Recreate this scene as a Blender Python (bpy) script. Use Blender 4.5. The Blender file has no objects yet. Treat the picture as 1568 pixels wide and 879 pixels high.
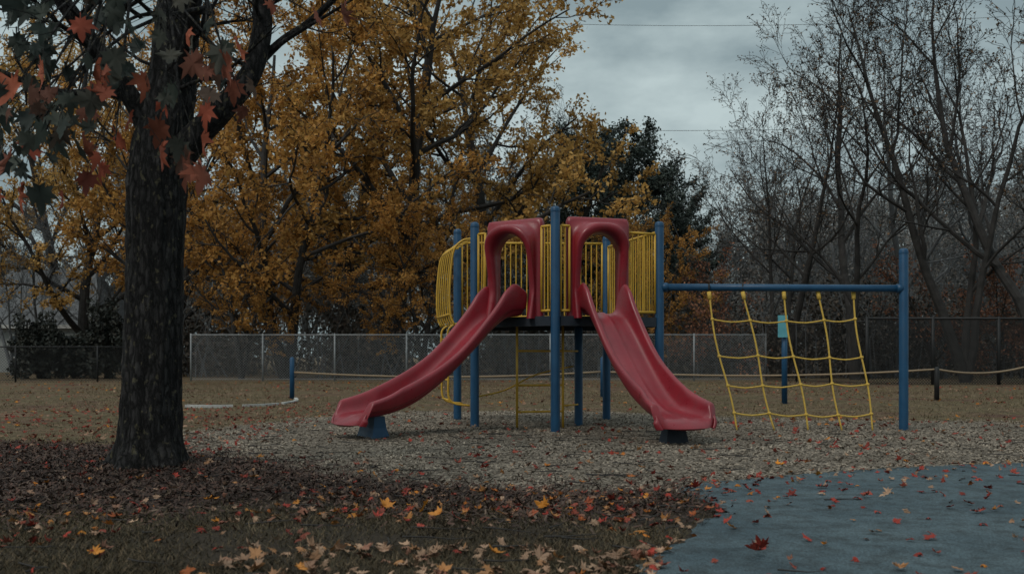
import bpy, math, random
import numpy as np
from mathutils import Vector
random.seed(7)
rng=np.random.default_rng(11)
S=bpy.context.scene
col=S.collection
# ------------------------------------------------------------------ helpers
class Acc:
    def __init__(s): s.V=[];s.F=[];s.M=[];s.R=[];s.n=0
    def add(s,V,F,m=0,r=None):
        V=np.asarray(V,float).reshape(-1,3);F=np.asarray(F,int)
        s.V.append(V);s.F.append(F+s.n);s.M.append(np.full(len(F),m))
        if r is None: r=np.full(len(V),random.random())
        s.R.append(np.asarray(r,float));s.n+=len(V)
    def tube(s,P,R,sides=6,m=0,cap=True):
        P=np.asarray(P,float);n=len(P);R=np.broadcast_to(np.asarray(R,float),(n,)).copy()
        if cap:
            d0=P[0]-P[1];d0/=np.linalg.norm(d0)+1e-9;d1=P[-1]-P[-2];d1/=np.linalg.norm(d1)+1e-9
            P=np.vstack([P[0]+d0*R[0]*.02,P,P[-1]+d1*R[-1]*.3]);R=np.concatenate([[R[0]*.02],R,[R[-1]*.02]]);n+=2
        T=np.gradient(P,axis=0);T/=np.linalg.norm(T,axis=1)[:,None]+1e-9
        mt=P[-1]-P[0];mt/=np.linalg.norm(mt)+1e-9
        ref=np.array([0,0,1.]) if abs(mt[2])<.75 else np.array([1.,0.13,0])
        U=np.cross(T,ref);U/=np.linalg.norm(U,axis=1)[:,None]+1e-9
        W=np.cross(T,U)
        a=np.arange(sides)*2*math.pi/sides
        V=P[:,None,:]+R[:,None,None]*(np.cos(a)[None,:,None]*U[:,None,:]+np.sin(a)[None,:,None]*W[:,None,:])
        i=np.arange(n-1)[:,None];j=np.arange(sides)[None,:];k=(j+1)%sides
        F=np.stack([i*sides+j,i*sides+k,(i+1)*sides+k,(i+1)*sides+j],-1).reshape(-1,4)
        s.add(V.reshape(-1,3),F,m)
    def build(s,name,mats,smooth=False,link=True):
        V=np.vstack(s.V)
        me=bpy.data.meshes.new(name)
        flat=np.concatenate([f.ravel() for f in s.F])
        tot=np.concatenate([np.full(len(f),f.shape[1]) for f in s.F])
        start=np.concatenate([[0],np.cumsum(tot)[:-1]])
        me.vertices.add(len(V));me.vertices.foreach_set('co',V.ravel())
        me.loops.add(len(flat));me.polygons.add(len(tot))
        me.polygons.foreach_set('loop_start',start.astype(np.int32))
        me.loops.foreach_set('vertex_index',flat.astype(np.int32))
        me.polygons.foreach_set('material_index',np.concatenate(s.M).astype(np.int32))
        me.polygons.foreach_set('use_smooth',np.full(len(tot),bool(smooth)))
        me.update(calc_edges=True)
        at=me.attributes.new('rnd','FLOAT','POINT');at.data.foreach_set('value',np.concatenate(s.R))
        for m in mats: me.materials.append(m)
        if not link: return me
        o=bpy.data.objects.new(name,me);col.objects.link(o);return o
def inst(name,me,loc,rot=0,sc=1,parent=None):
    o=bpy.data.objects.new(name,me);col.objects.link(o);o.location=loc;o.rotation_euler=(0,0,rot)
    o.scale=(sc,sc,sc) if not isinstance(sc,tuple) else sc
    if parent: o.parent=parent
    return o
def empty(name,loc=(0,0,0)):
    e=bpy.data.objects.new(name,None);col.objects.link(e);e.location=loc;return e
def box(a,c,s,m=0,rz=0):
    x,y,z=[v/2 for v in s]
    V=np.array([[-x,-y,-z],[x,-y,-z],[x,y,-z],[-x,y,-z],[-x,-y,z],[x,-y,z],[x,y,z],[-x,y,z]])
    co,si=math.cos(rz),math.sin(rz)
    V=np.stack([V[:,0]*co-V[:,1]*si,V[:,0]*si+V[:,1]*co,V[:,2]],1)+np.array(c)
    a.add(V,[[0,3,2,1],[4,5,6,7],[0,1,5,4],[1,2,6,5],[2,3,7,6],[3,0,4,7]],m)
# ------------------------------------------------------------------ materials
def nodes(name):
    m=bpy.data.materials.new(name);m.use_nodes=True;nt=m.node_tree
    return m,nt,nt.nodes['Principled BSDF'],nt.nodes['Material Output']
def ramp(nt,cols,fac=None,lo=.3,hi=.7):
    r=nt.nodes.new('ShaderNodeValToRGB');e=r.color_ramp.elements
    n=len(cols)
    for i,c in enumerate(cols):
        p=lo+(hi-lo)*i/max(1,n-1)
        if i<2: el=e[i];el.position=p
        else: el=e.new(p)
        el.color=(*c,1)
    if fac is not None: nt.links.new(fac,r.inputs[0])
    return r
def noise(nt,scale,detail=4,vec=None,rough=.6):
    n=nt.nodes.new('ShaderNodeTexNoise');n.inputs['Scale'].default_value=scale;n.inputs['Detail'].default_value=detail
    n.inputs['Roughness'].default_value=rough
    if vec is not None: nt.links.new(vec,n.inputs['Vector'])
    return n
def coord(nt,stretch=(1,1,1)):
    t=nt.nodes.new('ShaderNodeTexCoord');mp=nt.nodes.new('ShaderNodeMapping');mp.inputs['Scale'].default_value=stretch
    nt.links.new(t.outputs['Object'],mp.inputs[0]);return mp.outputs[0]
def mixc(nt,fac,a,b,mode='MIX'):
    m=nt.nodes.new('ShaderNodeMix');m.data_type='RGBA';m.blend_type=mode
    for sock,v in ((0,fac),(6,a),(7,b)):
        if hasattr(v,'links'): nt.links.new(v,m.inputs[sock])
        elif isinstance(v,tuple): m.inputs[sock].default_value=(*v,1)
        else: m.inputs[sock].default_value=v
    return m.outputs[2]
def mat(name,cols,scale=5,rough=.8,bump=0,bscale=None,stretch=(1,1,1),spec=.3,metal=0,dist=.02,dirt=None,damt=.55):
    m,nt,b,o=nodes(name);v=coord(nt,stretch)
    n=noise(nt,scale,5,v);r=ramp(nt,cols,n.outputs[0]);c=r.outputs[0]
    if dirt:
        nd=noise(nt,7,8,v,.75);rd=ramp(nt,[(0,0,0),(damt,damt,damt)],nd.outputs[0],.5,.72);c=mixc(nt,rd.outputs[0],c,dirt)
        rr=nt.nodes.new('ShaderNodeMapRange');nt.links.new(nd.outputs[0],rr.inputs[0]);rr.inputs[1].default_value=.35;rr.inputs[2].default_value=.7;rr.inputs[3].default_value=rough-.06;rr.inputs[4].default_value=rough+.2
        nt.links.new(rr.outputs[0],b.inputs['Roughness'])
    else: b.inputs['Roughness'].default_value=rough
    nt.links.new(c,b.inputs['Base Color'])
    b.inputs['Specular IOR Level'].default_value=spec;b.inputs['Metallic'].default_value=metal
    if bump:
        n2=noise(nt,bscale or scale*4,5,v);bp=nt.nodes.new('ShaderNodeBump');bp.inputs['Strength'].default_value=bump;bp.inputs['Distance'].default_value=dist
        nt.links.new(n2.outputs[0],bp.inputs['Height']);nt.links.new(bp.outputs[0],b.inputs['Normal'])
    return m
def leafmat(name,cols,trans=.35,nscale=.5,rough=.7):
    m,nt,b,o=nodes(name)
    at=nt.nodes.new('ShaderNodeAttribute');at.attribute_name='rnd'
    r=ramp(nt,cols,at.outputs['Fac'],0,1)
    v=coord(nt);n=noise(nt,nscale,3,v);r2=ramp(nt,[(.6,.57,.54),(1.25,1.2,1.15)],n.outputs[0],.35,.65)
    c=mixc(nt,1.0,r.outputs[0],r2.outputs[0],'MULTIPLY')
    nt.links.new(c,b.inputs['Base Color']);b.inputs['Roughness'].default_value=rough;b.inputs['Specular IOR Level'].default_value=.2
    if trans>0:
        t=nt.nodes.new('ShaderNodeBsdfTranslucent');nt.links.new(c,t.inputs[0])
        mx=nt.nodes.new('ShaderNodeMixShader');mx.inputs[0].default_value=trans
        nt.links.new(b.outputs[0],mx.inputs[1]);nt.links.new(t.outputs[0],mx.inputs[2]);nt.links.new(mx.outputs[0],o.inputs[0])
    return m
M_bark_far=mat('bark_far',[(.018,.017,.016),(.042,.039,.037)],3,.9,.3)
M_bark_mid_haze=mat('bark_mid_haze',[(.075,.08,.084),(.115,.12,.124)],3,.95)  # bark paled for mid distance: light haze painted into the base colour
M_bark_haze=mat('bark_haze',[(.18,.195,.20),(.23,.245,.25)],3,.95)  # aerial haze painted into the colour of the farthest bark, no volume
M_leaf_y=leafmat('leaf_yellow',[(.27,.155,.045),(.47,.285,.085),(.58,.385,.14),(.37,.20,.05)],.42,.35)
M_leaf_o=leafmat('leaf_orange',[(.26,.13,.035),(.46,.24,.065),(.56,.33,.10),(.35,.165,.04)],.42,.35)
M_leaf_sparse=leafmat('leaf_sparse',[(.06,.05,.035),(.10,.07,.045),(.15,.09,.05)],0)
M_leaf_red=leafmat('leaf_russet',[(.13,.06,.042),(.23,.105,.065),(.32,.165,.10)],.3)
M_leaf_haze=leafmat('leaf_haze',[(.16,.165,.165),(.19,.185,.178),(.22,.2,.18)],0,.15)  # distant leaves greyed and lightened, mist put into their colour
M_pine=leafmat('pine_needles',[(.032,.048,.046),(.052,.072,.066),(.07,.092,.082)],0,.6)
M_under=leafmat('undergrowth',[(.042,.044,.042),(.075,.07,.062),(.115,.092,.075)],0,.4)
M_shrub=leafmat('shrub',[(.015,.02,.018),(.03,.036,.032),(.045,.045,.037)],0,.6)
M_ground_leaf=leafmat('fallen_leaf',[(.13,.022,.016),(.30,.04,.028),(.16,.06,.04),(.33,.225,.155),(.23,.15,.105),(.48,.19,.02),(.2,.04,.028)],0,3)
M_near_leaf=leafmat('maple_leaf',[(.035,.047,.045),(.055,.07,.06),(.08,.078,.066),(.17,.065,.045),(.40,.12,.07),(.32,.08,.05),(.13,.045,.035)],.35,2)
M_chip=leafmat('wood_chip',[(.12,.105,.085),(.20,.175,.145),(.30,.26,.21),(.16,.135,.11)],.0,1.2)
M_mulch=leafmat('mulch_chip',[(.022,.015,.013),(.05,.032,.026),(.085,.048,.037),(.035,.025,.022),(.13,.095,.072)],.0,1.2)
M_grass=leafmat('grass_blade',[(.036,.033,.021),(.058,.05,.03),(.14,.105,.065),(.048,.042,.025)],0,1)
M_lawn=leafmat('lawn_blade',[(.11,.09,.052),(.17,.13,.08),(.13,.112,.06),(.23,.17,.115)],0,.7)
M_red=mat('red_plastic',[(.17,.008,.016),(.24,.015,.025)],2.2,.32,.05,50,spec=.5,dirt=(.10,.035,.035),damt=.4)
M_blue=mat('blue_paint',[(.005,.042,.098),(.009,.06,.13)],6,.42,.05,60,spec=.35,dirt=(.025,.05,.08),damt=.35)
M_dark=mat('deck_dark',[(.012,.02,.03),(.03,.035,.045)],6,.7,.1,60)
M_yel=mat('yellow_paint',[(.42,.24,.025),(.56,.34,.045)],6,.45,.05,60)
M_rope=mat('yellow_rope',[(.46,.3,.05),(.6,.4,.09)],30,.8,.5,200)
M_galv=mat('galvanised',[(.18,.19,.195),(.27,.28,.285)],8,.6,metal=.1)
M_blk=mat('black_fence',[(.008,.009,.010),(.02,.02,.02)],8,.6)
M_tan=mat('tan_rope',[(.2,.15,.1),(.27,.2,.13)],20,.9)
M_white=mat('white_edging',[(.3,.3,.29),(.45,.45,.43)],8,.8,.2)
M_cyan=mat('cyan_sign',[(.08,.27,.32),(.11,.34,.39)],6,.5)
M_roof=mat('house_roof',[(.075,.08,.085),(.12,.125,.13)],2,.9,.3,12)
M_wall=mat('house_wall',[(.2,.21,.205),(.27,.28,.27)],1,.9,.1)
M_glass=mat('window_glass',[(.02,.025,.03),(.04,.05,.06)],1,.15,spec=.6)
# bark of the foreground maple
M_bark,nt,b,o=nodes('maple_bark')
v=coord(nt,(7,7,2.2));n1=noise(nt,2.2,8,v,.72)
dv=nt.nodes.new('ShaderNodeVectorMath');dv.operation='MULTIPLY_ADD';nt.links.new(n1.outputs['Color'],dv.inputs[0]);dv.inputs[1].default_value=(.9,.9,.9);nt.links.new(v,dv.inputs[2])
vo=nt.nodes.new('ShaderNodeTexVoronoi');vo.inputs['Scale'].default_value=2.8;nt.links.new(dv.outputs[0],vo.inputs['Vector']);vo.feature='DISTANCE_TO_EDGE'
r=ramp(nt,[(.008,.008,.008),(.024,.023,.023),(.05,.048,.047)],n1.outputs[0],.3,.7)
rv=ramp(nt,[(.22,.22,.22),(1.15,1.15,1.15)],vo.outputs['Distance'],.0,.16)
c=mixc(nt,1.0,r.outputs[0],rv.outputs[0],'MULTIPLY')
v2=coord(nt,(1,1,.7));n3=noise(nt,19,5,v2);r3=ramp(nt,[(0,0,0),(.8,.8,.8)],n3.outputs[0],.6,.66)
c=mixc(nt,r3.outputs[0],c,(.12,.108,.068))
nt.links.new(c,b.inputs['Base Color']);b.inputs['Roughness'].default_value=.9;b.inputs['Specular IOR Level'].default_value=.2
cl_=nt.nodes.new('ShaderNodeMath');cl_.operation='MINIMUM';nt.links.new(vo.outputs['Distance'],cl_.inputs[0]);cl_.inputs[1].default_value=.22
ma=nt.nodes.new('ShaderNodeMath');ma.operation='MULTIPLY_ADD';nt.links.new(cl_.outputs[0],ma.inputs[0]);ma.inputs[1].default_value=2.5;nt.links.new(n1.outputs[0],ma.inputs[2])
bp=nt.nodes.new('ShaderNodeBump');bp.inputs['Strength'].default_value=1;bp.inputs['Distance'].default_value=.035
nt.links.new(ma.outputs[0],bp.inputs['Height']);nt.links.new(bp.outputs[0],b.inputs['Normal'])
# rubber pavement
M_pave,nt,b,o=nodes('blue_rubber_pavement')
v=coord(nt);n1=noise(nt,1.3,6,v);n2=noise(nt,90,3,v);n3=noise(nt,6,7,v,.7)
r1=ramp(nt,[(.036,.058,.070),(.064,.092,.104)],n1.outputs[0],.35,.65)
r2=ramp(nt,[(.45,.45,.45),(1.5,1.5,1.5)],n2.outputs[0],.35,.65)
c=mixc(nt,1.0,r1.outputs[0],r2.outputs[0],'MULTIPLY')
r4=ramp(nt,[(.55,.52,.5),(1.12,1.12,1.12)],n3.outputs[0],.35,.55);c=mixc(nt,1.0,c,r4.outputs[0],'MULTIPLY')
nt.links.new(c,b.inputs['Base Color']);b.inputs['Roughness'].default_value=.72;b.inputs['Specular IOR Level'].default_value=.25
bp=nt.nodes.new('ShaderNodeBump');bp.inputs['Strength'].default_value=.8;bp.inputs['Distance'].default_value=.008
nt.links.new(n2.outputs[0],bp.inputs['Height']);nt.links.new(bp.outputs[0],b.inputs['Normal'])
# ------------------------------------------------------------------ ground zones
grav=np.array([(-4.0,10.9),(-3.1,9.8),(-1.58,8.45),(-.42,7.65),(.56,7.4),(1.3,7.3),(1.6,6.6),(3.5,7.6),(6,8.5),(14,10),(14,14.3),(7.5,14.8),(3.3,16.5),(1,18.2),(-1.8,18.2),(-3.2,16),(-4.3,13.5)])
mul=np.array([(-14,11.4),(-6,11.2),(-4.0,10.9),(-3.1,9.8),(-1.58,8.45),(-.42,7.65),(.56,7.4),(1.35,7.5),(1.3,6.9),(1.3,6.3),(.2,6.25),(-1.4,6.7),(-3.0,6.3),(-5,6.2),(-14,6.5)])
pave=np.array([(.25,3.0),(.55,4.2),(.66,4.75),(.85,5.3),(1.15,5.9),(1.33,6.35),(1.33,6.9),(1.25,7.45),(1.42,7.8),(1.9,8.05),(2.7,8.5),(3.7,9.0),(4.9,9.35),(7,9.8),(12,10.6),(12,-3),(.25,-3)])
def sdf(px,py,poly):
    A=poly;B=np.roll(poly,-1,0);d=np.full(px.shape,1e9);ins=np.zeros(px.shape,bool)
    for (ax,ay),(bx,by) in zip(A,B):
        ex,ey=bx-ax,by-ay;wx,wy=px-ax,py-ay
        t=np.clip((wx*ex+wy*ey)/(ex*ex+ey*ey),0,1)
        d=np.minimum(d,np.hypot(wx-t*ex,wy-t*ey))
        c=((ay>py)!=(by>py))&(px<(bx-ax)*(py-ay)/((by-ay) if by!=ay else 1e-9)+ax)
        ins^=c
    return np.where(ins,d,-d)
def lump(x,y):
    return (np.sin(x*1.3+y*.7)+np.sin(x*.6-y*1.9+1)+.6*np.sin(x*3.7+2*y)+.5*np.sin(y*4.3-x*2.6))*.25
TY=8.45
def gh(x,y):
    x=np.asarray(x,float);y=np.asarray(y,float)
    sp=sdf(x,y,pave);k=np.clip(-sp/.8,0,1)*np.clip((40-y)/20,0,1)
    mound=.05*np.exp(-((x+3.05)**2+(y-TY)**2)/1.2)
    sm=np.clip(sdf(x,y,mul)/.4,0,1)
    return k*(lump(x,y)*.03+sm*.02+mound)-.004-.012*np.clip(sp/.1,0,1)
def axis(lo,hi,step,far):
    mid=np.arange(lo,hi+1e-6,step);out=[];d=step;p=hi
    while p<far: d*=1.35;p+=d;out.append(p)
    left=[];d=step;p=lo
    while p>-far: d*=1.35;p-=d;left.append(p)
    return np.array(left[::-1]+list(mid)+out)
gx=axis(-9,10,.1,500);gy=axis(3,24,.1,600)
X,Y=np.meshgrid(gx,gy);Z=gh(X,Y)
nx,ny=len(gx),len(gy)
i=np.arange(ny-1)[:,None];j=np.arange(nx-1)[None,:]
F=np.stack([i*nx+j,i*nx+j+1,(i+1)*nx+j+1,(i+1)*nx+j],-1).reshape(-1,4)
M_gr,nt,b,o=nodes('ground')
v=coord(nt)
def attr(n):
    a=nt.nodes.new('ShaderNodeAttribute');a.attribute_name=n;return a.outputs['Fac']
nb=noise(nt,1.6,7,v,.75)
def mask(a,w=.12,amp=.9):
    m1=nt.nodes.new('ShaderNodeMath');m1.operation='MULTIPLY_ADD';nt.links.new(nb.outputs[0],m1.inputs[0]);m1.inputs[1].default_value=amp;m1.inputs[2].default_value=-amp*.5
    m2=nt.nodes.new('ShaderNodeMath');m2.operation='ADD';nt.links.new(m1.outputs[0],m2.inputs[0]);nt.links.new(a,m2.inputs[1])
    mr=nt.nodes.new('ShaderNodeMapRange');mr.inputs[1].default_value=-w;mr.inputs[2].default_value=w;nt.links.new(m2.outputs[0],mr.inputs[0]);return mr.outputs[0]
nf=noise(nt,45,6,v,.7);nm=noise(nt,6,6,v,.6);nl=noise(nt,.5,6,v,.6)
cg=ramp(nt,[(.085,.072,.058),(.17,.147,.12),(.27,.235,.195)],nf.outputs[0],.32,.68).outputs[0]
cg2=ramp(nt,[(.55,.52,.49),(1.15,1.13,1.1)],nm.outputs[0],.35,.6).outputs[0];cg=mixc(nt,1.0,cg,cg2,'MULTIPLY')
cm=ramp(nt,[(.014,.010,.009),(.038,.026,.021),(.07,.045,.036)],nf.outputs[0],.32,.68).outputs[0]
cf=ramp(nt,[(.022,.018,.014),(.045,.036,.026),(.075,.055,.04)],nf.outputs[0],.35,.68).outputs[0]
cb=ramp(nt,[(.10,.062,.045),(.135,.10,.064),(.11,.094,.054),(.165,.115,.078)],nl.outputs[0],.35,.65).outputs[0]
cb2=ramp(nt,[(.48,.41,.37),(1.3,1.25,1.2)],nm.outputs[0],.35,.62).outputs[0];cb=mixc(nt,1.0,cb,cb2,'MULTIPLY')
cb3=ramp(nt,[(.6,.6,.6),(1.3,1.3,1.3)],nf.outputs[0],.35,.65).outputs[0];cb=mixc(nt,1.0,cb,cb3,'MULTIPLY')
c=mixc(nt,mask(attr('back')),cf,cb)
c=mixc(nt,mask(attr('mulch'),.25,1.6),c,cm)
c=mixc(nt,mask(attr('gravel'),.2,1.1),c,cg)
nt.links.new(c,b.inputs['Base Color']);b.inputs['Roughness'].default_value=.95;b.inputs['Specular IOR Level'].default_value=.15
bp=nt.nodes.new('ShaderNodeBump');bp.inputs['Strength'].default_value=.9;bp.inputs['Distance'].default_value=.03
nt.links.new(nf.outputs[0],bp.inputs['Height']);nt.links.new(bp.outputs[0],b.inputs['Normal'])
a=Acc();a.add(np.stack([X,Y,Z],-1).reshape(-1,3),F,0)
g=a.build('ground',[M_gr],True)
for nme,val in (('gravel',sdf(X,Y,grav)),('mulch',sdf(X,Y,mul)),('back',(Y-10.5)*.5)):
    at=g.data.attributes.new(nme,'FLOAT','POINT');at.data.foreach_set('value',np.clip(val,-5,5).ravel())
# pavement sheet with ragged edge
pp=[]
for k in range(len(pave)):
    p,q=pave[k],pave[(k+1)%len(pave)];L=np.linalg.norm(q-p);n=max(1,int(L/.07)) if k<14 else 1
    for t in range(n):
        w=p+(q-p)*t/n
        if k<14: w=w+np.array([random.gauss(0,.02)+.05*math.sin(w[1]*5),random.gauss(0,.02)])
        pp.append((w[0],w[1],.008))
me=bpy.data.meshes.new('rubber_pavement');me.from_pydata(pp,[],[list(range(len(pp)))]);me.materials.append(M_pave)
ob=bpy.data.objects.new('rubber_pavement',me);col.objects.link(ob)
import bmesh
bm=bmesh.new();bm.from_mesh(me);bmesh.ops.triangulate(bm,faces=bm.faces[:]);bmesh.ops.recalc_face_normals(bm,faces=bm.faces[:])
if bm.faces[0].normal.z<0: bmesh.ops.reverse_faces(bm,faces=bm.faces[:])
bm.to_mesh(me);bm.free()
# ------------------------------------------------------------------ scatter
def frames(n,tilt):
    az=rng.uniform(0,2*math.pi,n);t=rng.normal(0,tilt,n);t2=rng.normal(0,tilt,n)
    A=np.stack([np.cos(az)*np.cos(t),np.sin(az)*np.cos(t),np.sin(t)],1)
    B=np.stack([-np.sin(az)*np.cos(t2),np.cos(az)*np.cos(t2),np.sin(t2)],1)
    return A,B
def quads(C,A,B):
    n=len(C);V=np.stack([C-A-B*.8,C+A-B,C+A*.9+B,C-A+B],1).reshape(-1,3)
    return V,np.arange(4*n).reshape(-1,4)
def chips(name,n,xr,yr,poly,soft,ls,ws,m,tilt=.35,z=.008,pk=.06):
    x=rng.uniform(*xr,n);u=rng.uniform(0,1,n);y=yr[0]+(yr[1]-yr[0])*u**1.15
    d=sdf(x,y,poly)+rng.normal(0,soft,n)+.4*lump(x*2,y*2);dp=sdf(x,y,pave)
    k=(d>0)&(dp<.02+rng.normal(0,pk,n));x,y=x[k],y[k];n=len(x)
    A,B=frames(n,tilt);L=rng.uniform(*ls,n)[:,None];W=rng.uniform(*ws,n)[:,None]
    C=np.stack([x,y,gh(x,y)+z+rng.uniform(0,z,n)+np.where(sdf(x,y,pave)>-.1,.012,0)],1)
    V,F=quads(C,A*L,B*W);a=Acc();a.add(V,F,0,np.repeat(rng.random(n),4));return a.build(name,[m])
chips('wood_chip_gravel',120000,(-5,9),(7.2,18.5),grav,.25,(.007,.022),(.004,.010),M_chip,.28,.006,.15)
chips('bark_mulch',80000,(-6.5,1.6),(5.6,11.6),mul,.4,(.010,.035),(.003,.008),M_mulch,.45,.012,.1)
def blades(name,n,xr,yr,h,m,keep):
    x=rng.uniform(*xr,n);u=rng.uniform(0,1,n);y=yr[0]+(yr[1]-yr[0])*u**1.3
    k=keep(x,y);x,y=x[k],y[k];n=len(x);z=gh(x,y)
    az=rng.uniform(0,2*math.pi,n);w=rng.uniform(.0015,.003,n)*(1+y/10);H=rng.uniform(*h,n)
    le=rng.normal(0,.8,(n,2))*H[:,None]
    b1=np.stack([x-np.cos(az)*w,y-np.sin(az)*w,z],1);b2=np.stack([x+np.cos(az)*w,y+np.sin(az)*w,z],1)
    tp=np.stack([x+le[:,0],y+le[:,1],z+H],1)
    V=np.stack([b1,b2,tp],1).reshape(-1,3);a=Acc();a.add(V,np.arange(3*n).reshape(-1,3),0,np.repeat(rng.random(n),3));return a.build(name,[m])
blades('grass',150000,(-4.5,1.6),(4.0,7.4),(.008,.035),M_grass,lambda x,y:(sdf(x,y,pave)<-.0)&(sdf(x,y,mul)+rng.normal(0,.4,len(x))<.15)&(lump(x*1.7,y*2)+rng.normal(0,.3,len(x))>-.2))
blades('lawn_grass',90000,(-14,14),(11,38),(.02,.06),M_lawn,lambda x,y:(sdf(x,y,grav)+rng.normal(0,.35,len(x))<0)&(lump(x*.5,y*.4)+rng.normal(0,.25,len(x))>-.1))
# fallen twigs
a=Acc();n=420;x=rng.uniform(-5,7,n);y=4.3+rng.random(n)**1.3*9
for xx,yy in zip(x,y):
    if sdf(np.array([xx]),np.array([yy]),pave)[0]>-.05 and rng.random()>.25: continue
    az=rng.normal(0,.6);L=rng.uniform(.06,.4);P=[]
    for t in (0,.35,.7,1): 
        qx=xx+math.cos(az)*L*t+rng.normal(0,.012);qy=yy+math.sin(az)*L*t+rng.normal(0,.012)
        P.append((qx,qy,max(.012,float(gh(qx,qy))+.014)+rng.uniform(0,.008)))
    a.tube(P,[.005,.0045,.003,.0015],4,0,False)
a.build('fallen_twigs',[M_bark_far])
half=[(.03,-.28),(.03,0),(.25,-.12),(.22,.06),(.55,.02),(.46,.2),(.74,.46),(.42,.42),(.36,.64),(.19,.56),(.17,.78),(0,1.02)]
outl=np.array(half+[(-x,y) for x,y in half[::-1][1:]])
NL=len(outl)
def maple(a,C,A,B,size,curl,r,m=0):
    n=len(C);Nn=np.cross(A,B)
    P=np.vstack([outl,[(0,.3)]]);x=P[:,0][None,:];y=P[:,1][None,:]
    bend=curl[:,None]*(x*x*1.1+(y-.3)**2*.8)+rng.normal(0,.05,(n,NL+1))
    sq=rng.uniform(.65,1,(n,1))
    V=C[:,None,:]+size[:,None,None]*((x*sq)[...,None]*A[:,None,:]+(y-.3)[...,None]*B[:,None,:]+bend[...,None]*Nn[:,None,:])
    f=np.stack([np.arange(NL),(np.arange(NL)+1)%NL,np.full(NL,NL)],1)
    F=(f[None]+(np.arange(n)*(NL+1))[:,None,None]).reshape(-1,3)
    a.add(V.reshape(-1,3),F,m,np.repeat(r,NL+1))
def fallen(n,xr,yr,sz,keep=None,pw=1.0,rr=None):
    x=rng.uniform(*xr,n);y=yr[0]+(yr[1]-yr[0])*rng.random(n)**pw
    if keep is not None:
        k=keep(x,y);x,y=x[k],y[k]
    n=len(x);A,B=frames(n,.38);s=rng.uniform(*sz,n);onp=sdf(x,y,pave)>0
    z=np.where(onp,.012,gh(x,y)+.012)+s*.2
    r=rng.random(n) if rr is None else rng.uniform(*rr,n)
    maple(fl,np.stack([x,y,z],1),A,B,s,rng.uniform(0,1.0,n)*rng.choice([1,-1],n),r)
fl=Acc()
cl=lambda s:(lambda x,y:(lump(x*s,y*s)+rng.normal(0,.35,len(x))>.1))
offp=lambda x,y:(sdf(x,y,pave)<.05)
fallen(480,(-3.2,1.0),(4.1,6.8),(.03,.07),lambda x,y:offp(x,y)&cl(1.5)(x,y))
fallen(300,(-1.4,.8),(4.0,5.2),(.035,.08),offp,rr=(.35,.75))
fallen(330,(-5,1.4),(5.8,9),(.03,.065),lambda x,y:offp(x,y))
fallen(200,(-1.6,1.5),(5.9,7.4),(.03,.065),offp)
fallen(300,(.5,6.5),(4.1,9.4),(.03,.06),lambda x,y:sdf(x,y,pave)>0,.8)
fallen(260,(.5,6.5),(4.1,9.4),(.035,.07),lambda x,y:sdf(x,y,pave)>0,.8,rr=(0,.3))
fallen(420,(.6,7),(4.5,9.9),(.035,.06),lambda x,y:np.abs(sdf(x,y,pave))<.3)
fallen(850,(-6,9),(7.5,15),(.04,.075),lambda x,y:offp(x,y)&cl(1)(x,y),rr=(.05,.3))
fallen(400,(-6,9),(9,16),(.035,.07),offp)
fallen(900,(-9,-3),(10,20),(.035,.07),offp,rr=(0,.5))
fallen(4200,(-18,18),(14,39),(.04,.09),cl(.5))
for (x,y,r) in ((2.35,8.75,.83),(-.55,6.3,.83),(-.45,6.0,.8),(.2,6.35,.83),(-.8,6.35,.8),(1.2,4.9,.2),(1.25,5.0,.15),(1.35,7.3,.15),(1.9,7.8,.18),(2.6,6.9,.5),(-2.0,6.6,.83)):
    A,B=frames(1,.4);maple(fl,np.array([[x,y,.05]]),A,B,np.array([.085]),np.array([.6]),np.array([r]))
fl.build('fallen_leaves',[M_ground_leaf])
# ------------------------------------------------------------------ trees
def nrm(v): return v/(np.linalg.norm(v)+1e-9)
def grow(a,lf,p,d,L,r,lev,P):
    segs=P['segs'][lev];pts=[p.copy()];dirs=[d.copy()];sl=L/segs
    for i in range(segs):
        d=nrm(d+rng.normal(0,P['wig'][lev],3)+np.array([0,0,P['up'][lev]]));p=p+d*sl;pts.append(p.copy());dirs.append(d.copy())
    tt=np.linspace(0,1,segs+1);R=r*(1-tt*(1-P['tip'][lev]))
    a.tube(pts,np.maximum(R,P['minr']),P['sides'][lev],0,cap=False)
    pts=np.array(pts)
    if lev>=P['leaflev'] and P['leaf']>0:
        n=max(1,int(P['leaf']*(L)*(1 if lev==P['max'] else .5)*rng.uniform(.1,1.8)))
        t=rng.uniform(.15 if lev==P['max'] else .5,1.05,n);k=np.clip((t*segs).astype(int),0,segs-1);f=(t*segs-k)[:,None]
        lf.append(pts[k]*(1-f)+pts[k+1]*f+rng.normal(0,P['lsp'],(n,3)))
    if lev<P['max']:
        nc=P['kids'][lev];lo=P['lo'][lev]
        for c in range(nc):
            t=lo+(1-lo)*(c+rng.random())/nc;k=min(int(t*segs),segs-1);f=t*segs-k
            q=pts[k]*(1-f)+pts[k+1]*f;dd=dirs[k+1]
            ang=math.radians(rng.normal(P['ang'][lev]*(1-.35*t),8));az=c*2.4+rng.uniform(-.5,.5)
            u=nrm(np.cross(dd,[.3,.9,.1]));w=np.cross(dd,u)
            nd=nrm(dd*math.cos(ang)+(u*math.cos(az)+w*math.sin(az))*math.sin(ang))
            rr=max(P['minr'],r*(1-t*(1-P['tip'][lev]))*P['rr'])
            grow(a,lf,q,nd,L*P['ratio'][lev]*(1.1-.5*t)*rng.uniform(.7,1.2),rr,lev+1,P)
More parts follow.
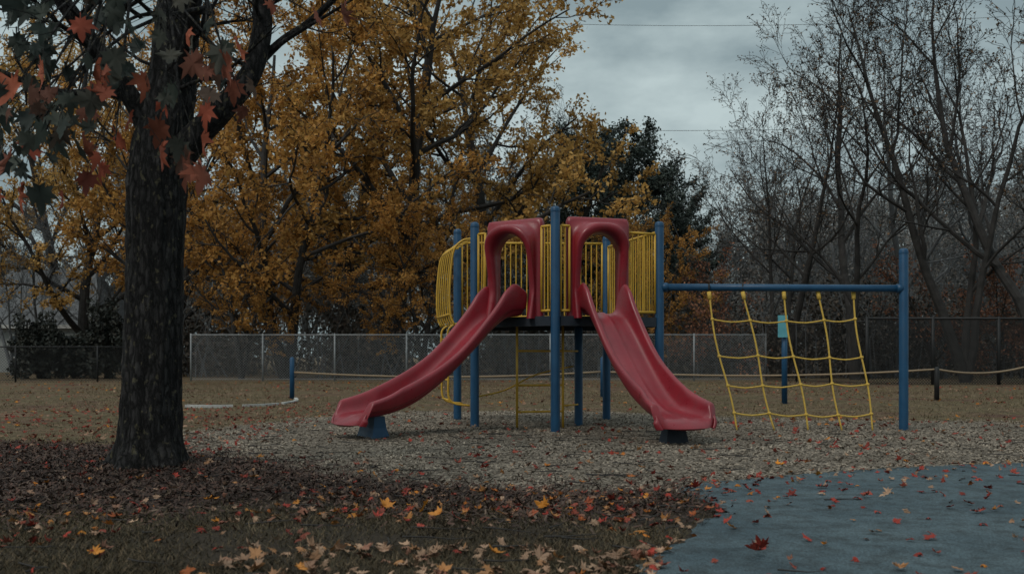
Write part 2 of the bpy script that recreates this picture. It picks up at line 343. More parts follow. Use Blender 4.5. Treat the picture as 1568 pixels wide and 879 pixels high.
def leaves(a,pts,s,m):
    n=len(pts);A=rng.normal(0,1,(n,3));A/=np.linalg.norm(A,axis=1)[:,None];B=np.cross(A,rng.normal(0,1,(n,3)));B/=np.linalg.norm(B,axis=1)[:,None]
    z=rng.uniform(*s,n)[:,None];A=A*z;B=B*z*.62
    V=np.stack([pts-A,pts-B+A*.2,pts+A,pts+B+A*.2],1).reshape(-1,3)
    a.add(V,np.arange(4*n).reshape(-1,4),m,np.repeat(rng.random(n),4))
def tree(name,H,r,P,stems=1,ls=(.07,.13),mats=None,lean=.12):
    a=Acc();lf=[]
    for s in range(stems):
        az=s*2.4+1;le=lean if stems==1 else rng.uniform(.12,.35)
        d=nrm(np.array([math.cos(az)*le,math.sin(az)*le,1]))
        grow(a,lf,np.array([0,0,-.1]),d,H*(1 if s==0 else rng.uniform(.7,.95)),r*(1 if s==0 else .75),0,P)
    if lf: leaves(a,np.vstack(lf),ls,1)
    return a.build(name,mats,False,link=False)
def recolor(me,mats):
    m=me.copy();m.materials.clear()
    for q in mats: m.materials.append(q)
    return m
PY=dict(segs=[9,7,5,3],wig=[.07,.13,.18,.25],up=[.03,.06,.02,-.04],tip=[.2,.25,.3,.3],sides=[10,6,4,3],minr=.015,max=3,kids=[15,8,6],lo=[.14,.2,.15],ang=[70,50,45],ratio=[.55,.45,.45],rr=.62,leaf=27,leaflev=2,lsp=.13)
T_y1=tree('yellow_maple_a',18,.42,PY,1,(.075,.135),[M_bark_far,M_leaf_y])
T_y2=tree('yellow_maple_b',17,.35,dict(PY,leaf=24,kids=[13,7,5]),2,(.075,.135),[M_bark_far,M_leaf_o])
PB=dict(segs=[10,8,6,4,3],wig=[.08,.12,.16,.2,.25],up=[.03,.09,.06,.04,.02],tip=[.12,.15,.2,.3,.4],sides=[9,6,4,3,3],minr=.009,max=4,kids=[8,6,6,4],lo=[.25,.2,.15,.1],ang=[48,42,42,42],ratio=[.5,.5,.5,.5],rr=.6,leaf=.2,leaflev=3,lsp=.08)
T_b1=tree('bare_tree_a',17,.24,PB,2,(.04,.07),[M_bark_far,M_leaf_sparse])
T_b2=tree('bare_tree_b',15,.22,dict(PB,leaf=.5),3,(.04,.07),[M_bark_far,M_leaf_sparse])
T_m1=recolor(T_b1,[M_bark_mid_haze,M_leaf_sparse]);T_m2=recolor(T_b2,[M_bark_mid_haze,M_leaf_sparse])
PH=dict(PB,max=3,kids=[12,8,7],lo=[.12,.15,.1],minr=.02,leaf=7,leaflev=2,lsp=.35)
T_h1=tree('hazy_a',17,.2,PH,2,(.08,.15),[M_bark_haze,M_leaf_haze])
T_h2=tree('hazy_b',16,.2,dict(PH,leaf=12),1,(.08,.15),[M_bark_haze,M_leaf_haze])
PR=dict(PY,kids=[10,7,5],leaf=14,lsp=.1,minr=.008)
T_r=tree('russet_tree',5,.08,dict(PR),2,(.04,.085),[M_bark_far,M_leaf_red])
PP=dict(segs=[12,5,3],wig=[.02,.08,.1],up=[.05,.02,.0],tip=[.1,.2,.3],sides=[8,4,3],minr=.012,max=2,kids=[70,10],lo=[.12,.1],ang=[92,45],ratio=[.33,.35],rr=.3,leaf=60,leaflev=1,lsp=.15)
T_p=tree('pine',14,.25,PP,1,(.06,.13),[M_bark_far,M_pine],0)
def at(px,d): return (px-784)/1524*d
for px,d,me,rot,sc in ((600,46,T_y1,.3,1.0),(440,44,T_y2,1.9,.92),(770,50,T_y1,3.6,.95),(265,50,T_y2,4.1,.85),(90,76,T_y1,5.2,1.15),(130,54,T_y1,2.2,.82),(520,58,T_y1,.8,1.1)):
    inst('yellow_maple_tree',me,(at(px,d),d,0),rot,sc)
inst('yellow_maple_tree',T_y2,(at(985,46),46,0),2.5,.38)
inst('yellow_maple_tree',T_y2,(at(650,43),43,0),.5,.42)
inst('yellow_maple_tree',T_y2,(at(370,43),43,0),3.5,.40)
for px,d,me,rot,sc in ((1310,42,T_b1,.4,1.0),(1480,38,T_b2,2.2,1.0),(1200,46,T_b2,4.0,.85),(1610,36,T_b1,1.2,1.0)):
    inst('bare_tree',me,(at(px,d),d,0),rot,sc)
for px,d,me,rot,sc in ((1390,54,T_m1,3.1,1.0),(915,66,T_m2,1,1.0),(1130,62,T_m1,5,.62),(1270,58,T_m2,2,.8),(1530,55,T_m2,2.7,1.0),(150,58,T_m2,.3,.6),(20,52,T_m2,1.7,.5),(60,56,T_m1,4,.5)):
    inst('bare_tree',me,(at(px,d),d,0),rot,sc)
for px,d,sc in ((985,56,.88),(905,62,1.0),(1040,62,.74)): inst('pine_tree',T_p,(at(px,d),d,0),px,sc)
for px,d,rot,sc in ((1105,43,.5,1.0),(1440,43,2,1.0),(1530,40,3,.9),(1600,38,1,.8)): inst('russet_tree',T_r,(at(px,d),d,0),rot,sc)
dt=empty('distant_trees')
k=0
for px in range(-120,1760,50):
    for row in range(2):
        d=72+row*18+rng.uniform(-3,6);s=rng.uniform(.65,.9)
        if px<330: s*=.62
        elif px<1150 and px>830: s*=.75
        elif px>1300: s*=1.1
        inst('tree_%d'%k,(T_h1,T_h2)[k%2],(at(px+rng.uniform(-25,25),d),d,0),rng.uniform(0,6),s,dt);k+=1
# undergrowth
def cloud(lst,c,rad,n):
    v=rng.normal(0,1,(n,3));v/=np.linalg.norm(v,axis=1)[:,None];rr=rng.random(n)**.45
    v=v*rr[:,None]*(1+.22*np.sin(v[:,:1]*7+v[:,1:2]*5+c[0])+.18*np.sin(v[:,2:]*9+c[1]));lst.append(v*np.array(rad)+np.array(c))
a=Acc();l=[]
for k in range(110):
    px=rng.uniform(250,1650) if k<85 else rng.uniform(1050,1650);d=rng.uniform(45,58) if k<85 else rng.uniform(58,66);h=rng.uniform(1.2,2.4)*(1.3 if px>1050 else 1)*(1.4 if k>=85 else 1)
    x=at(px,d);cloud(l,(x,d,h*.7),(rng.uniform(1.5,3),1.3,h),1000)
    for q in range(5):
        p=np.array([x+rng.normal(0,1.2),d-1,0.]);a.tube([p,p+[rng.normal(0,.4),0,h],p+[rng.normal(0,.9),0,h*rng.uniform(1.6,2.6)]],[.03,.02,.01],3,0,False)
pts=np.vstack(l);pts=pts[pts[:,2]>0];leaves(a,pts,(.06,.14),1);a.build('undergrowth',[M_bark_mid_haze,M_under])
def shrub(name,c,rad,n,m):
    a=Acc();l=[];cloud(l,(0,0,rad[2]*.85),rad,n);p=l[0];p=p[p[:,2]>0]
    leaves(a,p,(.05,.11),1)
    for q in range(9):
        az=q*.7;a.tube([[0,0,0],[rad[0]*.4*math.cos(az),rad[1]*.4*math.sin(az),rad[2]*.8],[rad[0]*.7*math.cos(az),rad[1]*.7*math.sin(az),rad[2]*1.4]],[.04,.03,.012],4,0,False)
    o=a.build(name,[M_bark_far,m]);o.location=c;return o
shrub('evergreen_shrub',(at(60,44),44,0),(1.35,1.2,1.4),8000,M_shrub)
shrub('evergreen_shrub',(at(163,44),44,0),(1.0,1.0,1.75),7000,M_shrub)
shrub('evergreen_shrub',(at(112,44.5),44.5,0),(.9,.8,1.0),4500,M_shrub)
# ------------------------------------------------------------------ foreground maple
def smooth(P,R,n):
    P=np.asarray(P,float);t=np.arange(len(P));u=np.linspace(0,len(P)-1,n);out=[]
    for q in u:
        k=min(int(q),len(P)-2);f=q-k
        p0=P[max(k-1,0)];p1=P[k];p2=P[k+1];p3=P[min(k+2,len(P)-1)]
        out.append(.5*((2*p1)+(-p0+p2)*f+(2*p0-5*p1+4*p2-p3)*f*f+(-p0+3*p1-3*p2+p3)*f**3))
    return np.array(out),np.interp(u,t,R)
mt=Acc()
def limb(P,R,n,sides,rough=.0):
    p,r=smooth(P,R,n);mt.tube(p,r,sides,0,False);
    if rough:
        V=mt.V[-1].reshape(len(p),sides,3);ang=np.arange(sides)/sides*2*math.pi
        for i in range(len(p)):
            z=p[i][2]
            f=rough*(np.sin(ang*11+2.2*np.sin(z*3+ang*2))+.7*np.sin(ang*19+z*2.3+1.5*np.sin(z*5))+.5*np.sin(ang*5+z*1.1)+.6*np.sin(z*23+ang*7))
            if z<.45: f=f+(.45-z)**2*2.2*np.maximum(0,.25+np.sin(ang*5+.6))
            V[i]+=(V[i]-p[i])*f[:,None]
        mt.V[-1]=V.reshape(-1,3)
    return p
Y0=8.7
trunk=limb([(-3.18,Y0,-.05),(-3.175,Y0,.1),(-3.165,Y0,.3),(-3.15,Y0,.7),(-3.12,Y0,1.8),(-3.11,Y0,2.4),(-3.06,Y0,2.8),(-2.98,Y0+.03,3.3),(-2.95,Y0+.1,3.9),(-2.9,Y0+.2,4.6),(-2.8,Y0+.3,5.8),(-2.75,Y0+.4,7.5)],[.33,.29,.265,.25,.235,.25,.235,.2,.185,.16,.12,.05],150,64,.03)
l1=limb([(-3.08,Y0,2.35),(-2.95,Y0-.03,2.62),(-2.71,Y0-.1,2.86),(-2.45,Y0-.15,3.1),(-2.25,Y0-.1,3.38),(-2.18,Y0,3.8),(-2.19,Y0,4.15),(-2.05,Y0,4.7),(-1.8,Y0,5.6)],[.16,.15,.115,.1,.09,.085,.075,.06,.03],60,24,.02)
l2=limb([(-3.1,Y0,2.75),(-3.25,Y0-.1,3.1),(-3.5,Y0-.3,3.5),(-3.75,Y0-.5,3.9),(-4.2,Y0-.7,4.5),(-4.6,Y0-.8,5.2)],[.12,.085,.075,.065,.05,.025],30,16,.02)
l3=limb([(-3.0,Y0,3.2),(-2.8,Y0-.2,3.5),(-2.62,Y0-.5,3.9),(-2.6,Y0-.8,4.4)],[.06,.05,.04,.02],20,10)
l4=limb([(-2.2,Y0,3.5),(-2.0,Y0,3.68),(-1.75,Y0-.1,3.8),(-1.45,Y0-.2,4.05),(-1.2,Y0-.3,4.4)],[.045,.035,.03,.02,.012],20,8)
l5=limb([(-3.05,Y0,3.0),(-3.5,Y0+.1,3.25),(-4.1,Y0+.2,3.3),(-4.8,Y0,3.55)],[.06,.045,.03,.015],20,8)
PT=dict(segs=[5,4,3],wig=[.15,.2,.2],up=[.05,.02,0],tip=[.3,.3,.4],sides=[6,4,3],minr=.003,max=2,kids=[5,4],lo=[.2,.2],ang=[50,45],ratio=[.5,.5],rr=.5,leaf=0,leaflev=9,lsp=0)
for line,n in ((trunk[85:],14),(l1[25:],10),(l2[10:],9),(l3,4),(l4,4),(l5,5)):
    for k in range(n):
        p=line[int(len(line)*(k+.5)/n)];az=rng.uniform(0,6.28);grow(mt,[],p,nrm(np.array([math.cos(az),math.sin(az),.6])),rng.uniform(.8,1.6),.022,0,PT)
GR,RD=.12,.68
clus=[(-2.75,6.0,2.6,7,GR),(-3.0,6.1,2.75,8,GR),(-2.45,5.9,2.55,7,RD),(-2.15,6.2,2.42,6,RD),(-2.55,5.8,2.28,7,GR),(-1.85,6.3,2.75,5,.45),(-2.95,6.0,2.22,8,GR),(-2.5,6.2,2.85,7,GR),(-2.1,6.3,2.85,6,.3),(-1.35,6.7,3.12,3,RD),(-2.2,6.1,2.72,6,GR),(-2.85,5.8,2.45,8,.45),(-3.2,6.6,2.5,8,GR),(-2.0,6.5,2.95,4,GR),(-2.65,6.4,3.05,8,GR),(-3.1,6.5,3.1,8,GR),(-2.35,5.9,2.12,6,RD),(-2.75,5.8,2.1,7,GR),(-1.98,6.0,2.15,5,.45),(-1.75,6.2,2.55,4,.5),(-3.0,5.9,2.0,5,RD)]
for ci,(x,y,z,n,base) in enumerate(clus):
    src=np.array([-3.0+rng.uniform(-.3,.7),7.9,3.7+rng.uniform(-.2,.5)]);e=np.array([x,y,z+.12])
    m_=(src+e)/2+np.array([0,0,.25]);p,r=smooth([src,m_,e],[.02,.012,.004],12);mt.tube(p,r,5,0,False)
    C=e+rng.normal(0,.13,(n,3));
    for c in C: 
        mt.tube([p[-3],(p[-3]+c)/2+[0,0,.03],c+[0,0,.03]],[.004,.003,.002],3,0,False)
    az=rng.uniform(0,6.28,n);t=rng.uniform(.1,.7,n)
    B=np.stack([np.cos(az)*t,np.sin(az)*t,-np.ones(n)],1);B/=np.linalg.norm(B,axis=1)[:,None]
    az2=rng.normal(0,.8,n);A=np.stack([np.cos(az2),np.sin(az2),rng.normal(0,.2,n)],1);A-=B*np.sum(A*B,1)[:,None];A/=np.linalg.norm(A,axis=1)[:,None]
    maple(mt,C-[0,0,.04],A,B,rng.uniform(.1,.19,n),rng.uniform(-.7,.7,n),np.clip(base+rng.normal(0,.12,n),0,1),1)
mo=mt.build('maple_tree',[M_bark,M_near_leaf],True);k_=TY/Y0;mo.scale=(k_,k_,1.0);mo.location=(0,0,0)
# ------------------------------------------------------------------ playground
ps=empty('playground_structure')
A_=np.array([.57,13.1]);B_=np.array([-.53,14.15]);C_=np.array([-.86,15.7]);D_=np.array([2.04,13.78]);G_=np.array([1.5,15.8]);E_=np.array([.97,14.5])
def child(acc,name,mats,par,smooth=True):
    o=acc.build(name,mats,smooth);o.parent=par;return o
def post(x,y,h,r=.06,name='post',par=None):
    a=Acc();zs=[-.05,h-.04,h-.015,h-.003,h];rs=[r,r,r*.85,r*.5,.001];a.tube([(x,y,z) for z in zs],rs,20,0,False)
    a.tube([(x,y,h-.075),(x,y,h-.06)],[r+.004,r+.004],20,0,False)
    return child(a,name,[M_blue],par)
for k,(p,h) in enumerate(((A_,2.97),(B_,2.9),(C_,3.0),(D_,2.86),(G_,2.9))): post(p[0],p[1],h,.062,'post_%d'%(k+1),ps)
post(E_[0],E_[1],1.44,.06,'post_6',ps)
DZ=1.52
a=Acc();poly=[A_,D_,G_,C_,B_]
cx=np.mean(poly,0)
top=[(*(cx+(p-cx)*.99),DZ) for p in poly];bot=[(*(cx+(p-cx)*.99),DZ-.05) for p in poly]
a.add(top,[[0,1,2,3,4]],0);a.add(bot,[[4,3,2,1,0]],0)
for k in range(5):
    p,q=poly[k],poly[(k+1)%5];L=np.linalg.norm(q-p);c=(p+q)/2;box(a,(c[0],c[1],DZ-.055),(L-.13,.05,.13),0,math.atan2(q[1]-p[1],q[0]-p[0]))
child(a,'deck',[M_dark],ps,False)
def panel(p,q,z0,z1,name,sp=.085,r=.0095,arch=0):
    a=Acc();p=np.array(p);q=np.array(q);L=np.linalg.norm(q-p);n=max(2,int(L/sp))
    a.tube([(*p,z1),(*q,z1)],[.018]*2,10);a.tube([(*p,z0),(*q,z0)],[.018]*2,10)
    for k in range(1,n):
        w=p+(q-p)*k/n;a.tube([(*w,z0),(*w,z1)],[r,r],8,0,False)
    a.tube([(*p,z0),(*p,z1)],[.016]*2,8);a.tube([(*q,z0),(*q,z1)],[.016]*2,8)
    child(a,name,[M_yel],ps)
def lerp(p,q,t): return p+(q-p)*t
panel(lerp(D_,G_,.04),lerp(D_,G_,.96),1.62,2.72,'barrier_1')
panel(lerp(G_,C_,.03),lerp(G_,C_,.97),1.62,2.78,'barrier_2')
panel(lerp(A_,D_,.62),lerp(A_,D_,.955),1.6,2.68,'barrier_3')
panel(lerp(A_,D_,.05),lerp(A_,D_,.13),1.6,2.72,'barrier_4',.05)
panel(lerp(A_,B_,.05),lerp(A_,B_,.16),1.6,2.72,'barrier_5',.05)
panel(lerp(A_,B_,.86),lerp(A_,B_,.95),1.6,2.72,'barrier_6',.06)
a=Acc()
prof=[(0,2.68),(-.14,2.66),(-.26,2.55),(-.31,2.35),(-.34,1.95),(-.33,1.6),(-.27,1.45)]
nB=7
for k in range(nB):
    w=lerp(B_,C_,.08+.84*k/(nB-1));pts=[(w[0]+dx,w[1],z) for dx,z in prof];p,r=smooth(pts,[1]*len(pts),18);a.tube(p,.016 if k in(0,nB-1) else .0095,8)
for dx,z in ((-.26,2.55),(-.33,1.6)):
    w0=lerp(B_,C_,.08);w1=lerp(B_,C_,.92);a.tube([(w0[0]+dx,w0[1],z),(w1[0]+dx,w1[1],z)],.016,8)
child(a,'bay_barrier',[M_yel],ps)
a=Acc()
for w in (lerp(B_,C_,.2),lerp(B_,C_,.62)):
    p,r=smooth([(w[0]-.05,w[1],1.5),(w[0]-.3,w[1],1.42),(w[0]-.34,w[1],1.2),(w[0]-.33,w[1],.7),(w[0]-.3,w[1],.35),(w[0]-.02,w[1],.28)],[1]*6,24);a.tube(p,.016,8)
w0=lerp(B_,C_,.2);w1=lerp(B_,C_,.62)
for z in (.36,.65,.95,1.25): a.tube([(w0[0]-.32,w0[1],z),(w1[0]-.32,w1[1],z)],.014,8)
child(a,'side_ladder',[M_yel],ps)
a=Acc()
for x in (.07,.72): a.tube([(x,13.85+.3*x,-.02),(x,13.85+.3*x,1.46)],.017,8)
for z in (.22,.59,1.07): a.tube([(.07,13.87,z),(.72,14.07,z)],.015,8)
a.tube([(.72,14.07,1.07),(.95,14.4,1.07)],.013,8);a.tube([(.72,14.07,.3),(.95,14.4,.3)],.013,8)
child(a,'under_ladder',[M_yel],ps)
a=Acc();p,r=smooth([(-.5,14.2,.42),(-.1,14.6,.5),(.35,14.8,.72),(.9,14.6,.85)],[1]*4,16);a.tube(p,.012,6);child(a,'brace_rail',[M_yel],ps)
# slides
def slide(name,o,d,L,fs=1.0,hd=None,ho=None):
    d=np.array(d)/np.linalg.norm(d);sd=np.array([-d[1],d[0]])
    root=empty(name)
    n=64;rows=[]
    zp=[(0,1.57),(.14,1.57),(.30,1.51),(.5,1.33),(.8,1.02),(1.1,.74),(1.38,.52),(1.6,.39),(1.85,.31),(2.15,.285),(2.3,.26),(2.38,.19)]
    sc=L/2.38;tx=[p[0] for p in zp];tz=[p[1] for p in zp]
    cs=[(-.300,.03),(-.335,.08),(-.350,.17),(-.352,.215),(-.335,.24),(-.305,.245),(-.280,.23),(-.268,.18),(-.258,.09),(-.235,.03),(-.2,.003),(-.12,0),(-.05,.0),(-.02,.012),(0,.016)]
    cs=cs+[(-x,z) for x,z in cs[::-1][1:]]
    cs=np.array(cs);m=len(cs)
    us=np.concatenate([np.linspace(0,2.2,n-14),2.2+.18*np.sin(np.linspace(0,1,15)[1:]*math.pi/2)])
    zz=np.interp(us,tx,tz)
    ker=np.array([1,2,3,2,1])/9.;zs=np.convolve(np.pad(zz,2,'edge'),ker,'valid')
    for _ in range(3):
        zs2=np.convolve(np.pad(zs,2,'edge'),ker,'valid');zs2[-4:]=zs[-4:];zs2[0]=zs[0];zs=zs2
    for u,z in zip(us,zs):
        e=np.clip((u-1.75)/.63,0,1)
        wall=1+.75*np.exp(-((u-.20)/.17)**2)-.38*e**1.2+.13*math.sin(u*5)*(1-e)*(u>.3)
        wd=1+.24*math.sin(min(1,e*1.4)*math.pi/2)
        if u>2.2:
            q=(u-2.2)/.18;wd*=math.sqrt(max(0.0,1-(q*.86)**2.4))*.3+.7
        hh=cs[:,1]*wall
        if u>2.2: hh=hh*(1-q)+(-.02)*q
        front=0
        if u>2.0: front=-.16*((u-2.0)/.38)**2*(np.abs(cs[:,0])/.355)**2.5
        x=o[0]+d[0]*(u*sc+front)+sd[0]*cs[:,0]*wd;y=o[1]+d[1]*(u*sc+front)+sd[1]*cs[:,0]*wd
        rows.append(np.stack([x,y,z+hh],1))
    V=np.array(rows);N=len(rows);i=np.arange(N-1)[:,None];j=np.arange(m-1)[None,:]
    F=np.stack([i*m+j,i*m+j+1,(i+1)*m+j+1,(i+1)*m+j],-1).reshape(-1,4)
    a=Acc();a.add(V.reshape(-1,3),F,0);ob=child(a,'chute',[M_red],root)
    md=ob.modifiers.new('s','SOLIDIFY');md.thickness=.035;md.offset=1
    md=ob.modifiers.new('sub','SUBSURF');md.levels=1;md.render_levels=1
    u=1.95*sc;c=o+d*u;a=Acc();V=[]
    for z,hx,hy in ((-.03,.13*fs,.2*fs),(.12,.09*fs,.17*fs),(.26,.07*fs,.16*fs)):
        for sx,sy in ((-1,-1),(1,-1),(1,1),(-1,1)):
            V.append((c[0]+d[0]*hx*sx+sd[0]*hy*sy,c[1]+d[1]*hx*sx+sd[1]*hy*sy,z))
    Fq=[]
    for l in (0,4): Fq+=[[l+0,l+1,l+5,l+4],[l+1,l+2,l+6,l+5],[l+2,l+3,l+7,l+6],[l+3,l+0,l+4,l+7]]
    a.add(V,Fq+[[8,9,10,11]],0)
    child(a,'foot',[M_blue if fs>.9 else M_dark],root,False)
    d=np.array(hd)/np.linalg.norm(hd);sd=np.array([-d[1],d[0]]);o=np.array(ho)
    a=Acc();K=56;zb=1.50;H=1.34
    def outline(w,h,rad,k):
        t=k/(K-1);hs=h-rad
        L1=hs;L2=rad*math.pi/2;L3=2*(w-rad);tot=2*L1+2*L2+L3;s=t*tot
        if s<L1: return (-w,s)
        s-=L1
        if s<L2: a_=s/rad;return (-w+rad-rad*math.cos(a_),hs+rad*math.sin(a_))
        s-=L2
        if s<L3: return (-w+rad+s,h)
        s-=L3
        if s<L2: a_=s/rad;return (w-rad+rad*math.sin(a_),hs+rad*math.cos(a_))
        s-=L2;return (w,hs-s)
    loops=[(-.05,.42,H-.01,.04),(-.05,.445,H+.01,.045),(.005,.45,H+.015,.05),(.03,.44,H+.005,.05),(.04,.42,H-.03,.07),(.05,.385,H-.055,.18),(.10,.375,H-.065,.26),(.18,.375,H-.075,.31),(.215,.37,H-.09,.31),(.225,.35,H-.115,.30),(.218,.315,H-.16,.29),(.19,.29,H-.185,.285),(.1,.275,H-.2,.274),(-.05,.275,H-.205,.274)]
    R=[]
    for dep,w,h,rad in loops:
        for k in range(K):
            s,z=outline(w,h,rad,k);dd=dep
            if dep>.045:
                t=z/H;dd=.045+(dep-.045)*(.30+.9*min(1,max(0,(t-.25)/.6))**1.5+.5*max(0,1-t/.28))
            R.append((o[0]+sd[0]*s+d[0]*(dd-.02),o[1]+sd[1]*s+d[1]*(dd-.02),zb+z))
    m=len(loops);i=np.arange(m)[:,None];j=np.arange(K-1)[None,:];i2=(i+1)%m
    F=np.stack([i*K+j,i*K+j+1,i2*K+j+1,i2*K+j],-1).reshape(-1,4);a.add(R,F,0)
    child(a,'hood',[M_red],root)
    return root
slide('playground_slide',np.array([-.0,13.64]),(-.79,-.61),2.65,1.0,(-.56,-.83),(.03,13.58))
slide('playground_slide',np.array([1.16,13.36]),(.40,-.92),2.25,.75,(.30,-.95),(1.16,13.36))
# ------------------------------------------------------------------ cargo net climber
cn=empty('cargo_net_climber')
F_=np.array([5.35,13.6]);post(F_[0],F_[1],2.47,.062,'post',cn)
a=Acc();a.tube([(D_[0]+.06,D_[1],1.95),(F_[0]-.05,F_[1],1.92)],.05,16);
for p in ((D_[0]+.06,D_[1],1.95),(F_[0]-.07,F_[1],1.92)): a.tube([(p[0]-.03,p[1],p[2]),(p[0]+.05,p[1],p[2])],.062,16)
child(a,'beam',[M_blue],cn)
a=Acc();rows=[1.83,1.49,.99,.61,.22,.0]
topx=[2.69,3.19,3.72,4.22,4.68];botx=[3.02,3.52,3.98,4.42,4.85]
def npnt(i,z):
    t=1-z/1.86;return np.array([topx[i]+(botx[i]-topx[i])*t**1.1+.02*math.sin(i*3+z*4),13.68-.32*t,z])
for i in range(5):
    pts=[npnt(i,z) for z in np.linspace(1.86,-.02,18)];a.tube(pts,.0125,6)
    a.tube([npnt(i,1.88),npnt(i,1.78)],.03,8)
for z in rows[1:5]:
    for i in range(4):
        p=npnt(i,z+ .015*math.sin(i*5+z*9));q=npnt(i+1,z+.015*math.sin((i+1)*5+z*9));m_=(p+q)/2-[0,0,.03];pp,r=smooth([p,m_,q],[1]*3,7);a.tube(pp,.0115,6)
    for i in range(5):
        p=npnt(i,z+ .015*math.sin(i*5+z*9));a.tube([p-[0.02,0,0.0],p+[0.02,0,0.0]],.022,6)
child(a,'net',[M_rope],cn)
a=Acc()
for i in range(5):
    p=npnt(i,1.88);a.tube([p+[0,0,-.02],(p[0],13.68,1.99)],.012,6)
child(a,'hangers',[M_blk],cn)
# ------------------------------------------------------------------ small posts, rope rail, sign, edging
so=empty('info_sign')
x,y=5.72,20.9
a=Acc();a.tube([(x,y,-.05),(x,y,1.75)],.06,14);child(a,'post',[M_blue],so)
a=Acc();box(a,(x-.06,y-.09,1.62),(.2,.03,.46),0);child(a,'panel',[M_cyan],so,False)
rr_=empty('rope_rail')
for k,(x,y,h) in enumerate([(-5.17,23.4,.97),(2.2,24.2,.97),(9.6,22.5,.75),(12.2,23.6,1.15)]):
    a=Acc();a.tube([(x,y,-.05),(x,y,h-.03),(x,y,h)],[.055,.055,.03],12);child(a,'post_%d'%k,[M_blue if k<2 else M_blk],rr_)
a=Acc()
for (p,q,z,zq) in (((-5.17,23.4),(2.2,24.2),.62,.62),((2.2,24.2),(9.6,22.5),.62,.7),((9.6,22.5),(12.2,23.6),.7,.75),((12.2,23.6),(18,24),.75,.8)):
    p=np.array(p);q=np.array(q);pts=[(*(p+(q-p)*t),z+(zq-z)*t-.12*4*t*(1-t)) for t in np.linspace(0,1,14)];a.tube(pts,.025,6)
child(a,'rope',[M_tan],rr_)
a=Acc()
path=[(-7.6,20.5),(-6.2,19.6),(-5.0,20.0),(-4.7,21.5),(-5.0,23.0)]
pp,r=smooth([(x,y,.03) for x,y in path],[1]*5,30)
for k in range(29):
    if k%6==5: continue
    p,q=pp[k],pp[k+1];c=(p+q)/2;box(a,(c[0],c[1],.01),(np.linalg.norm(q-p)*1.0,.07,.06),0,math.atan2(q[1]-p[1],q[0]-p[0]))
a.build('ground_edging',[M_white])
# ------------------------------------------------------------------ chain link fences
def fence(name,p,q,h,m,sp=3.0,mesh=.11,w=.0055,pr=.035):
    root=empty(name);p=np.array(p,float);q=np.array(q,float);L=np.linalg.norm(q-p);d=(q-p)/L
    a=Acc();n=int(round(L/sp))
    for k in range(n+1):
        w_=p+d*L*k/n;a.tube([(*w_,-.05),(*w_,h+.05)],pr,8)
    a.tube([(*p,h),(*q,h)],pr*.7,8);a.tube([(*p,.08),(*q,.08)],.01,5)
    child(a,'frame',[m],root)
    k=int(L/mesh)+int(h/mesh)+1;s0=-h+np.arange(k)*mesh;V=[];Fc=[]
    for sg in (1,-1):
        for s in s0:
            a0=max(s,0);a1=min(s+h,L)
            if a1<=a0: continue
            z0=a0-s;z1=a1-s
            if sg<0: z0,z1=h-z0,h-z1
            P0=p+d*a0;P1=p+d*a1;o_=.004*sg;nn=np.array([-d[1],d[0]])*o_
            b_=len(V);V+= [(*(P0+nn),z0-w),(*(P1+nn),z1-w),(*(P1+nn),z1+w),(*(P0+nn),z0+w)];Fc.append([b_,b_+1,b_+2,b_+3])
    a=Acc();a.add(V,Fc,0);child(a,'mesh',[m],root,False)
fence('chain_link_fence',(-12.9,40),(10.2,40),1.85,M_galv,w=.0045)
fence('chain_link_fence',(-25,37.5),(-12.9,38.5),1.35,M_blk,w=.007)
fence('chain_link_fence',(12.3,34.5),(26,34.5),2.3,M_blk,2.3,.1,.014,.06)
fence('chain_link_fence',(10.2,40),(12.3,34.5),2.2,M_blk,2,.1,.010)
# ------------------------------------------------------------------ house and wires
hs=empty('house');X0,Xr=at(-90,62),at(165,62)
a=Acc();box(a,((X0+Xr)/2,65,1.5),(Xr-X0-1,7,3.0),0);child(a,'walls',[M_wall],hs,False)
a=Acc();z0,z1=2.9,6.6
V=[(X0,61,z0),(Xr,61,z0),(Xr,69,z0),(X0,69,z0),(X0+3,65,z1),(Xr-2,65,z1)]
a.add(V,[[0,1,5,4],[2,3,4,5]],0);a.add(V,[[1,2,5],[3,0,4]],0);a.add([(x,y,z-.2) for x,y,z in V[:4]]+V[:4],[[3,2,1,0],[0,1,5,4],[1,2,6,5],[2,3,7,6],[3,0,4,7]],1);child(a,'roof',[M_roof,M_white],hs,False)
a=Acc()
for k in range(3):
    x=X0+2+k*3.2;box(a,(x,61.47,1.6),(1.1,.06,1.3),0)
    for dx in (-.6,.6): box(a,(x+dx,61.45,1.6),(.1,.1,1.5),1)
    box(a,(x,61.45,2.3),(1.3,.1,.1),1);box(a,(x,61.45,.9),(1.3,.1,.1),1);box(a,(x,61.43,1.6),(.05,.08,1.3),1)
child(a,'windows',[M_glass,M_white],hs,False)
for k,(z0,z1) in enumerate(((20.6,21.2),(14.2,15.0))):
    a=Acc();pts=[(x,60,z0+(z1-z0)*(x+10)/50+.0016*(x-15)**2) for x in np.linspace(-10,40,30)];a.tube(pts,.014,5);a.build('power_line',[M_bark_mid_haze])
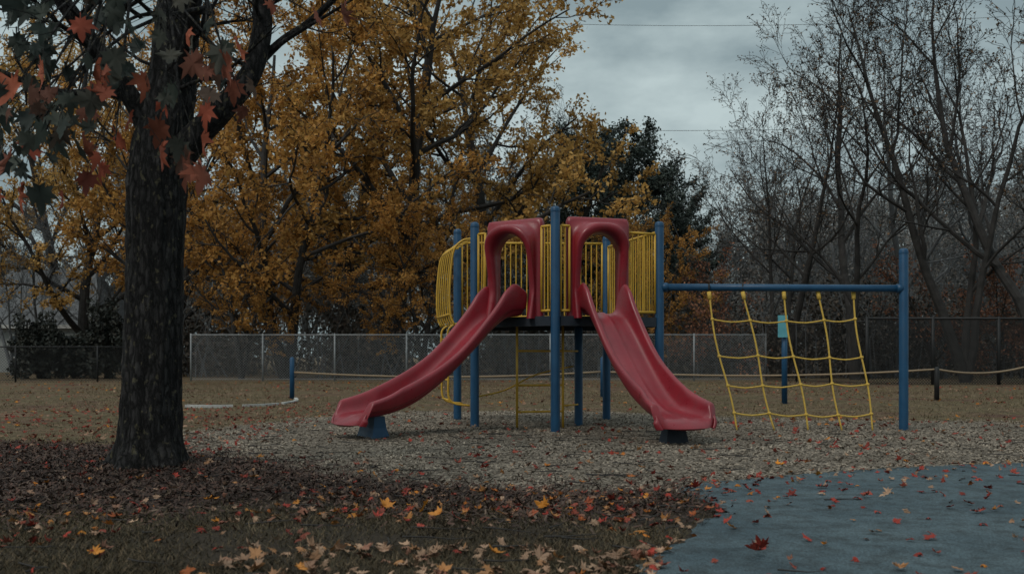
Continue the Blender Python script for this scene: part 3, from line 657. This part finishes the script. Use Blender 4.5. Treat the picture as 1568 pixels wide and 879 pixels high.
# ------------------------------------------------------------------ light, world, camera
w=bpy.data.worlds.new('World');S.world=w;w.use_nodes=True;nt=w.node_tree;bg=nt.nodes['Background']
sk=nt.nodes.new('ShaderNodeTexSky');sk.sky_type='NISHITA';sk.sun_disc=False;EL,RO=math.radians(48),math.radians(-140)
sk.sun_elevation=EL;sk.sun_rotation=RO;sk.air_density=1;sk.dust_density=3
hv=nt.nodes.new('ShaderNodeHueSaturation');hv.inputs['Saturation'].default_value=.4;nt.links.new(sk.outputs[0],hv.inputs['Color'])
tc=nt.nodes.new('ShaderNodeTexCoord');sx=nt.nodes.new('ShaderNodeSeparateXYZ');nt.links.new(tc.outputs['Generated'],sx.inputs[0])
mp=nt.nodes.new('ShaderNodeMapping');mp.inputs['Scale'].default_value=(1,1,2.4);nt.links.new(tc.outputs['Generated'],mp.inputs[0])
def V3(a,k): return tuple(x*k for x in a)
TE=(.80,.97,1.0)
gr=nt.nodes.new('ShaderNodeValToRGB');nt.links.new(sx.outputs[2],gr.inputs[0]);e=gr.color_ramp.elements
e[0].position=0;e[0].color=(*V3(TE,.46),1);e[1].position=1;e[1].color=(*V3((.90,1,1.03),1.0),1);q=e.new(.38);q.color=(*V3(TE,.54),1)
cn_=noise(nt,4.2,7,mp.outputs[0],.55);cr=ramp(nt,[(.50,.56,.58),(1.15,1.15,1.12)],cn_.outputs[0],.36,.62)
cc=mixc(nt,1.0,gr.outputs[0],cr.outputs[0],'MULTIPLY')
sc_=nt.nodes.new('ShaderNodeVectorMath');sc_.operation='SCALE';nt.links.new(cc,sc_.inputs[0]);sc_.inputs['Scale'].default_value=9.0
fin=mixc(nt,.87,hv.outputs[0],sc_.outputs[0])
nt.links.new(fin,bg.inputs[0]);bg.inputs[1].default_value=.12
ld=bpy.data.lights.new('sun','SUN');ld.energy=1.2;ld.angle=math.radians(14);ld.color=(1,.94,.86)
lo=bpy.data.objects.new('sun',ld);col.objects.link(lo)
sd=Vector((math.sin(RO)*math.cos(EL),math.cos(RO)*math.cos(EL),math.sin(EL)))
lo.rotation_euler=sd.to_track_quat('Z','Y').to_euler()
cd=bpy.data.cameras.new('camera');cam=bpy.data.objects.new('camera',cd);col.objects.link(cam);S.camera=cam
cam.location=(0,0,1);cam.rotation_euler=(math.radians(90),0,0);cd.lens=35;cd.sensor_width=36;cd.shift_y=.0673;cd.clip_end=2000;cd.clip_start=.05
cd.dof.use_dof=True;cd.dof.focus_distance=13;cd.dof.aperture_fstop=3.2
S.view_settings.view_transform='Standard';S.view_settings.look='None';S.view_settings.exposure=0
